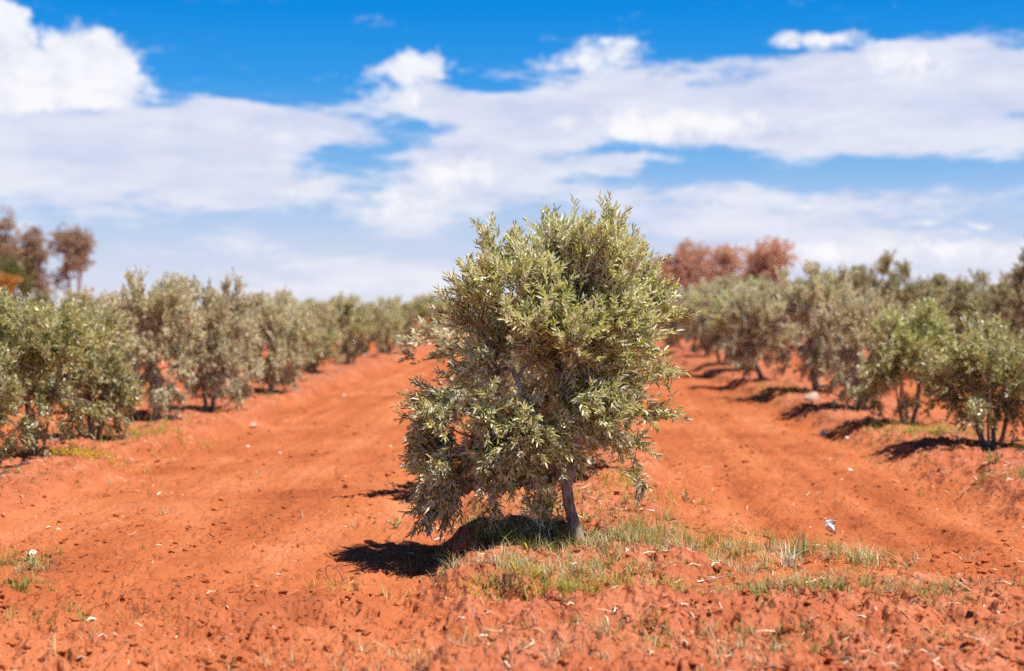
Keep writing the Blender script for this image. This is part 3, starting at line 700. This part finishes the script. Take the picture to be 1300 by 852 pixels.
# straw, fallen leaves and twiggy bits
def litter():
    n1_, n2_ = 11000, 1600
    ux = rng.random(n1_ + n2_)
    yy = 6.3 * np.exp(rng.random(n1_ + n2_) * math.log(34 / 6.3)); rows = np.array([-5.62, .05, 4.75])
    xx = np.where(np.arange(n1_ + n2_) < n1_, rows[rng.integers(0, 3, n1_ + n2_)] + rng.normal(0, .62, n1_ + n2_), (ux - .5) * yy * .8)
    near = (np.arange(n1_ + n2_) < n1_) & (yy < 8.6) & (np.abs(xx) < 2); xx[near] = rng.uniform(-.6, 3.2, near.sum())
    z = height(xx, yy) + .005; n = len(xx)
    a = rng.uniform(0, 6.28, n); L = rng.uniform(.02, .10, n) * (1 + .2 * rng.random(n)); W_ = rng.uniform(.0015, .0055, n)
    d = np.stack([np.cos(a), np.sin(a), rng.normal(0, .18, n)], 1); sd_ = np.stack([-np.sin(a), np.cos(a), rng.normal(0, .4, n)], 1)
    c_ = np.stack([xx, yy, z], 1); md = c_ + d * (L * .5)[:, None] + sd_ * (L * rng.uniform(-.3, .3, n))[:, None] + np.array([0, 0, .004]); e_ = c_ + d * L[:, None]
    e_[:, 2] = np.maximum(e_[:, 2], height(e_[:, 0], e_[:, 1]) + .003); md[:, 2] = np.maximum(md[:, 2], height(md[:, 0], md[:, 1]) + .006)
    w_ = (sd_ * W_[:, None])
    v = np.stack([c_ - w_, c_ + w_, md - w_, md + w_, e_ - w_ * .4, e_ + w_ * .4], 1).reshape(-1, 3)
    b = np.arange(n)[:, None, None] * 6; f = (b + np.array([[0, 1, 3, 2], [2, 3, 5, 4]])[None]).reshape(-1, 4)
    m_, t = mat('straw_litter'); at_ = t.new('ShaderNodeAttribute', dict(attribute_name='tint')).outputs['Fac']
    c__ = t.ramp(at_, [(0, (.22, .09, .06)), (.4, (.46, .26, .16)), (.7, (.62, .48, .32)), (1, (.80, .74, .60))])
    p = t.new('ShaderNodeBsdfPrincipled', None, Base_Color=c__, Roughness=.7); finish(t, p.outputs[0])
    tag(obj('straw_litter', mesh_np('straw_litter', v, f, m_, False, {'tint': ('FACE', np.repeat(rng.random(n) ** 1.7, 2))})), 'scattered straw, dead leaves and twig bits on the soil', 'litter', kind='stuff')
litter()

def ico(sub=1):
    import bmesh
    bm = bmesh.new(); bmesh.ops.create_icosphere(bm, subdivisions=sub, radius=1)
    v = np.array([q.co[:] for q in bm.verts]); f = np.array([[q.index for q in fc.verts] for fc in bm.faces]); bm.free(); return v, f
def lump(v, r_, seed, amt=.35, flat_=.7):
    g = np.random.default_rng(seed); out = v.copy()
    for k in range(5):
        d = unit(g.normal(0, 1, 3)); off = g.uniform(.35, .8)
        s_ = out @ d; out = out - np.maximum(s_ - off, 0)[:, None] * d * .85      # knock corners off
    out = out * (1 + amt * g.normal(0, .35, (len(v), 1)))
    out[:, 2] *= flat_
    return out * r_
def clods():
    v0, f0 = ico(2); tmpl = [lump(v0, 1, s_, .22, .75) for s_ in range(10)]
    v1, f1 = ico(1); tm1 = [lump(v1, 1, s_ + 50, .25, .75) for s_ in range(10)]
    V = []; Fc = []; nv = 0
    for (n, lo, hi, far_, vt, ft, tm) in ((9000, .008, .034, 42, v0, f0, tmpl), (15000, .0035, .010, 22, v1, f1, tm1)):
        yy = 6.2 * np.exp(rng.random(n) ** 1.35 * math.log(far_ / 6.2)); xx = (rng.random(n) - .5) * yy * .84
        g = fbm(xx * .8, yy * .8, 300, 3); keep = g + rng.normal(0, .25, n) + .35 * ss(-yy, -9, -7.5) > -.02; xx = xx[keep]; yy = yy[keep]; n = len(xx)
        s_ = lo + (hi - lo) * rng.random(n) ** 3.0; s_ *= (1 + yy / 60)
        z = height(xx, yy) + s_ * .1
        for i in range(n):
            a = rng.uniform(0, 6.28); c_, s2 = math.cos(a), math.sin(a); t_ = tm[i % 10]
            q = np.stack([t_[:, 0] * c_ - t_[:, 1] * s2, t_[:, 0] * s2 + t_[:, 1] * c_, t_[:, 2]], 1) * s_[i] * np.array([1, rng.uniform(.6, 1.1), rng.uniform(.7, 1.1)])
            V.append(q + np.array([xx[i], yy[i], z[i]])); Fc.append(ft + nv); nv += len(vt)
    V = np.concatenate(V)
    me = mesh_np('soil_clods', V, np.concatenate(Fc), SOIL, False, {'berm': ('POINT', .7 * bermmask(V[:, 0], V[:, 1]))})
    tag(obj('soil_clods', me), 'small crumbs and clods of red earth over the lanes', 'soil', kind='stuff')
clods()

# ------------------------------------------------------------------ stones and small countable things
STONE = simple('pale_stone', [(.3, (.50, .34, .25)), (.6, (.80, .74, .68))], 25)
STONE_B = simple('beige_rock', [(.3, (.36, .20, .14)), (.6, (.60, .42, .32))], 8, bumpd=.02)
v3, f3 = ico(3)
def stone(px, py, r_, seed, label, mt_=None, name='stone', fl=.6):
    p = onground(px, py)
    me = mesh_np(name, lump(v3, r_, seed, .06, fl), f3, mt_ or STONE, True)
    o_ = obj(name, me, None, (p[0], p[1], p[2] + r_ * fl * .3)); o_.rotation_euler = (0, 0, seed * 1.3)
    tag(o_, label, 'stone', 'loose stones on the red soil')
stone(1029, 509, .17, 3, 'large beige boulder on the bank in front of the tallest pale olive', STONE_B, 'boulder', .75)
stone(1043, 494, .11, 5, 'smaller pale rock beside the foot of the tallest pale olive', STONE_B, 'boulder', .8)
stone(1046, 551, .06, 8, 'white stone at the lane edge below the slim beige olive')
stone(1079, 597, .032, 9, 'flat white stone in the right lane, nearer the camera of two', fl=.4)
stone(1054, 584, .026, 10, 'small white stone in the right lane, farther of two side by side')
stone(355, 575, .022, 11, 'small white stone alone in the middle of the left lane')
stone(437, 503, .045, 12, 'bright pale stone far up the left lane')
stone(321, 541, .07, 13, 'pale lumpy rock on the edge of the left lane', STONE_B, 'boulder')
stone(315, 567, .024, 14, 'tiny pale stone left of the white one in the left lane')
stone(154, 658, .035, 15, 'flat beige stone in the near left soil', STONE_B)
stone(73, 673, .024, 16, 'small pale stone at the near left near the frame edge')
stone(40, 704, .045, 17, 'white stone amid the weeds at the near left corner')
stone(952, 690, .02, 18, 'small pale stone in the grass fringe right of the near tree')
stone(1075, 556, .03, 19, 'small grey stone on the slope below the fanned green bush')
stone(462, 452, .09, 20, 'pale rock by the far end of the left row', STONE_B, 'boulder')

# black irrigation hoses along the rows
HOSE = simple('black_hose', [(.3, (.035, .035, .045)), (.7, (.10, .10, .13))], 30, .45, .001, .5)
def hose(xs, y0, y1, label, n=160, off=0.0, r_=.011):
    t_ = np.linspace(0, 1, n); yy = y0 + (y1 - y0) * t_
    xx = rowx(xs, yy) + off + .10 * fbm(yy * .6, yy * 0, 61, 3) * 2
    zz = height(xx, yy); zz = np.convolve(np.pad(zz, 2, 'edge'), np.ones(5) / 5, 'valid') + .012
    o_ = obj('irrigation_hose', tubes([(np.stack([xx, yy, zz], 1), np.full(n, r_))], 'irrigation_hose', HOSE, 8))
    tag(o_, label, 'hose', 'black irrigation hoses')
hose(-5.62, 12.4, 60, 'black drip hose lying along the foot of the left row', off=.18)
hose(.05, 9.3, 50, 'black drip hose lying along the middle row behind the near tree', off=-.22)
hose(4.75, 12, 60, 'black drip hose lying along the foot of the right row', off=-.05)
# blue-black plastic guard at the foot of the near trunk
BLUEP = simple('blue_black_plastic', [(.35, (.012, .016, .03)), (.7, (.03, .06, .18))], 22, .3, .002, .6)
gp = onground(703, 690)
u_ = np.linspace(0, 1, 14); vv = np.linspace(0, 1, 10); U, Vv = np.meshgrid(u_, vv, indexing='ij')
gx = (U - .5) * .17; gz = .07 * np.sin(Vv * math.pi) * (1 - .5 * U) + .02 * fbm(U * 5, Vv * 5, 70, 3) + .015; gy = (Vv - .5) * .12 + .03 * fbm(U * 4, Vv * 4, 71, 2)
i_ = np.arange(13)[:, None] * 10 + np.arange(9)[None]
me = mesh_np('plastic_scrap', np.stack([gx, gy, gz], -1).reshape(-1, 3), np.stack([i_, i_ + 10, i_ + 11, i_ + 1], -1).reshape(-1, 4), BLUEP, True)
o_ = obj('plastic_scrap', me, None, (gp[0], gp[1] + .08, gp[2])); md = o_.modifiers.new('thickness', 'SOLIDIFY'); md.thickness = .003
tag(o_, 'crumpled blue-black plastic lying against the foot of the near tree', 'plastic scrap')
# wire loop
lp = onground(424, 742); a = np.linspace(0, 5.4, 30)
pts = np.stack([.055 * np.cos(a), .02 * np.sin(a * .7), .055 + .065 * np.sin(a - .6)], 1)
tag(obj('wire_loop', tubes([(pts, np.full(30, .0028))], 'wire_loop', HOSE, 6), None, tuple(lp)), 'thin dark loop of wire standing up from the near left soil', 'wire')
# white paper scrap
PAPER = simple('white_paper', [(.3, (.74, .74, .76)), (.7, (.86, .86, .86))], 14, .7, .003)
pp = onground(1054, 679)
U, Vv = np.meshgrid(np.linspace(0, 1, 12), np.linspace(0, 1, 14), indexing='ij')
X_ = (U - .5) * (.060 - .050 * ss(Vv, .35, .75)) + .035 * ss(Vv, .4, 1) + .035 * fbm(U * 3, Vv * 5, 80, 3); Z_ = .115 - Vv * .115 + .035 * fbm(U * 3.3, Vv * 2, 83, 3) * (1 - Vv); Y_ = .03 * np.sin(U * 6 + Vv * 3) + .03 * fbm(U * 4, Vv * 4, 81, 3)
i_ = np.arange(11)[:, None] * 14 + np.arange(13)[None]
o_ = obj('paper_scrap', mesh_np('paper_scrap', np.stack([X_, Y_, Z_], -1).reshape(-1, 3), np.stack([i_, i_ + 14, i_ + 15, i_ + 1], -1).reshape(-1, 4), PAPER, True), None, tuple(pp))
md = o_.modifiers.new('thickness', 'SOLIDIFY'); md.thickness = .0015
o_.rotation_euler = (0, 0, R(38))
tag(o_, 'crumpled white paper scrap standing on the soil behind the grass tufts at the right', 'paper scrap')

# foxtail grass
FOX = simple('foxtail_head', [(.3, (.45, .30, .02)), (.7, (.72, .55, .06))], 60, .8, .004)
G_ST = simple('grass_stem', [(.3, (.12, .18, .04)), (.7, (.26, .30, .08))], 20, .6)
def foxtail(px, py, h, lean, label):
    p = onground(px, py + 16)
    e = empty('foxtail_grass', tuple(p), label, 'grass', 'foxtail grass stalks in front of the near tree')
    t_ = np.linspace(0, 1, 12)
    st = np.stack([lean * h * t_ ** 1.6, -.02 * t_, h * t_], 1)
    obj('stem', tubes([(st, np.full(12, .0016))], 'stem', G_ST, 5), e)
    k = np.linspace(0, 1, 10); d = unit(st[-1] - st[-3]); hd_ = st[-1] + d * (k * .062)[:, None]
    obj('seed_head', tubes([(hd_, .008 * np.sin(np.clip(k * .9 + .1, 0, 1) * math.pi) ** .6 + .0008)], 'seed_head', FOX, 9), e)
    n = 3; v, f, t2 = blades(np.zeros((n, 3)) + rng.normal(0, .004, (n, 3)), np.full(n, h * .9), np.full(n, .005), np.full(n, .7), np.full(n, .5))
    obj('blade', mesh_np('blade', v, f, G_GREEN, False, {'tint': ('FACE', t2)}), e)
foxtail(673, 700, .085, -.2, 'foxtail stalk closest to the foot of the near tree, with fat yellow seed head')
foxtail(661, 730, .10, -.3, 'leftmost foxtail stalk, leaning left in front of the shadow')
foxtail(668, 738, .09, .5, 'foxtail stalk leaning right, nearest the camera')

# separate tufts
def tuft(name, px, py, n, hmin, hmax, mats, label, spread=.02, wid=.006, lean=.7, group='tufts of grass and weeds on the red soil'):
    p = onground(px, py); e = empty(name, tuple(p), label, 'grass tuft', group)
    for (pn, m_, fr) in mats:
        k = max(3, int(n * fr)); q = np.column_stack([rng.normal(0, spread, (k, 2)), np.full(k, -.004)])
        v, f, t_ = blades(q, rng.uniform(hmin, hmax, k), wid * rng.uniform(.6, 1.3, k), rng.uniform(.05, lean, k), rng.random(k))
        obj(pn, mesh_np(pn, v, f, m_, False, {'tint': ('FACE', t_)}), e)
tuft('grass_tuft', 1015, 706, 26, .10, .24, [('blades', G_PALE, .5), ('green_blades', G_GREEN, .6)], 'tall tuft with broad whitish blades at the fringe right of the near tree', .03, .011, .55)
tuft('grass_tuft', 977, 700, 22, .08, .19, [('blades', G_PALE, .3), ('green_blades', G_GREEN, .8)], 'upright green tuft with two pale blades, left of the whitish-bladed one', .018, .007, .4)
tuft('grass_tuft', 1000, 718, 34, .10, .20, [('blades', G_PALE, .8)], 'flattened tuft of pale drooping blades in front of the whitish-bladed one', .04, .009, 1.5)
tuft('grass_tuft', 1090, 716, 90, .06, .16, [('green_blades', G_GREEN, .5), ('blades', G_DRY, .7)], 'wide bushy tuft of mixed green and straw blades below the paper scrap', .075, .006, 1.1)
tuft('grass_tuft', 905, 692, 30, .07, .15, [('green_blades', G_GREEN, 1)], 'green tuft standing at the lane edge nearest right of the tree', .03, .005, .5)
tuft('grass_tuft', 210, 652, 26, .04, .10, [('blades', G_DRY, 1)], 'low dry tuft alone in the left lane', .03, .005, 1.3)
tuft('grass_tuft', 183, 702, 5, .07, .12, [('green_blades', G_GREEN, 1)], 'few thin green blades alone in the near left soil', .008, .005, .3)
tuft('grass_tuft', 450, 672, 22, .05, .13, [('blades', G_DRY, .7), ('green_blades', G_GREEN, .3)], 'wispy straw-coloured tuft left of the near tree shadow', .03, .004, .9)
tuft('grass_tuft', 205, 632, 5, .08, .18, [('blades', G_DRY, 1)], 'bent dry straws behind the low dry tuft', .03, .004, 1.4)
tuft('grass_tuft', 100, 600, 26, .05, .10, [('yellow_blades', G_YEL, 1)], 'small green tuft on the slope below the yellow flowers', .03, .006, .7)
tuft('grass_tuft', 385, 658, 5, .05, .12, [('blades', G_DRY, 1)], 'two or three straws on the bare soil between the tufts of the left lane', .02, .004, 1.3)
tuft('grass_tuft', 1200, 600, 14, .05, .12, [('blades', G_DRY, 1)], 'dry stalk tuft on the right bank beside the nearest bush', .03, .004, 1.2)
# yellow flowers under the nearest left bush
def flowers():
    p = onground(92, 578); n = 900
    q = p[:2] + rng.normal(0, .5, (n, 2)) * np.array([.62, .22]); z = height(q[:, 0], q[:, 1]) + rng.uniform(.02, .08, n)
    b = np.column_stack([q, z]); m_ = leaf_material('yellow_petals', [(0, (.55, .40, .02)), (1, (.80, .62, .04))], (.7, .5, .03), .6, .2, (.7, .5, .02))
    me = leaves(rng, b, rng.normal(0, 1, (n, 3)) + np.array([0, 0, 1]), np.full(n, .012), 2, .012, .010, rng.random(n), 'yellow_flowers', m_, False, 1.2)
    tag(obj('yellow_flowers', me), 'mat of tiny yellow flowers under the nearest left bush', 'flowers', kind='stuff')
flowers()
# leafy weeds
def weed(px, py, h, ns, label):
    p = onground(px, py); e = empty('leafy_weed', tuple(p), label, 'weed', 'leafy weeds')
    b = rng.normal(0, .012, (ns, 3)); b[:, 2] = np.abs(b[:, 2]); d = np.tile([0, 0, 1.], (ns, 1)) + rng.normal(0, .35, (ns, 3)); L = np.full(ns, h) * rng.uniform(.6, 1.1, ns)
    obj('stems', tubes([([q, q + unit(dd) * l * .5, q + unit(dd) * l], [.002, .0016, .001]) for q, dd, l in zip(b, d, L)], 'stems', G_ST, 4), e)
    obj('leaves', leaves(rng, b, d, L, 6, .035, .009, np.full(ns, .5), 'leaves', LEAF_G, True), e)
weed(625, 688, .22, 6, 'thin olive-leaved seedling under the left side of the near tree')
weed(700, 646, .20, 7, 'leafy weed just behind the near trunk')
weed(1262, 590, .12, 8, 'green weed on the right bank in front of the nearest right bush')
weed(870, 640, .12, 5, 'small leafy weed at the broken lane edge right of the near trunk')
weed(40, 722, .10, 7, 'leafy weed at the near left corner beside the white stone')
weed(505, 672, .12, 4, 'thin weed at the left foot of the hanging foliage')
# sticks
STICK = simple('dead_stick', [(.3, (.20, .13, .10)), (.7, (.48, .38, .30))], 30, .8)
def stick(px, py, L, ang, label, lift=.03):
    p = onground(px, py); n = 9; t_ = np.linspace(-.5, .5, n)
    x = p[0] + math.cos(ang) * L * t_; y_ = p[1] + math.sin(ang) * L * t_ + .04 * L * np.sin(t_ * 7)
    z = np.max(height(x, y_)) + .004 + lift * (t_ + .5)
    pts = np.stack([x, y_, np.full(n, 0) + z], 1) - p
    o_ = obj('fallen_stick', tubes([(pts, np.linspace(.006, .0025, n))], 'fallen_stick', STICK, 6), None, tuple(p)); tag(o_, label, 'stick', 'fallen sticks')
stick(1225, 611, .42, 1.0, 'bent pale stick on the right bank by the dark grass')
stick(1010, 745, .26, .9, 'pale straight stick lying in the foreground grass')
stick(1100, 520, .55, -.5, 'long dead branch on the bank under the slim beige olive')
stick(915, 742, .20, .15, 'thin dark stick on the foreground ridge')
stick(1290, 592, .35, .5, 'short stick at the frame edge on the right bank')
stick(235, 551, .6, .2, 'dead branch beside the thick dark trunk of the left row')
stick(160, 560, .45, .1, 'dead stick between the first bushes of the left row')
stick(665, 748, .14, .1, 'reddish stick at the foot of the steep bank')
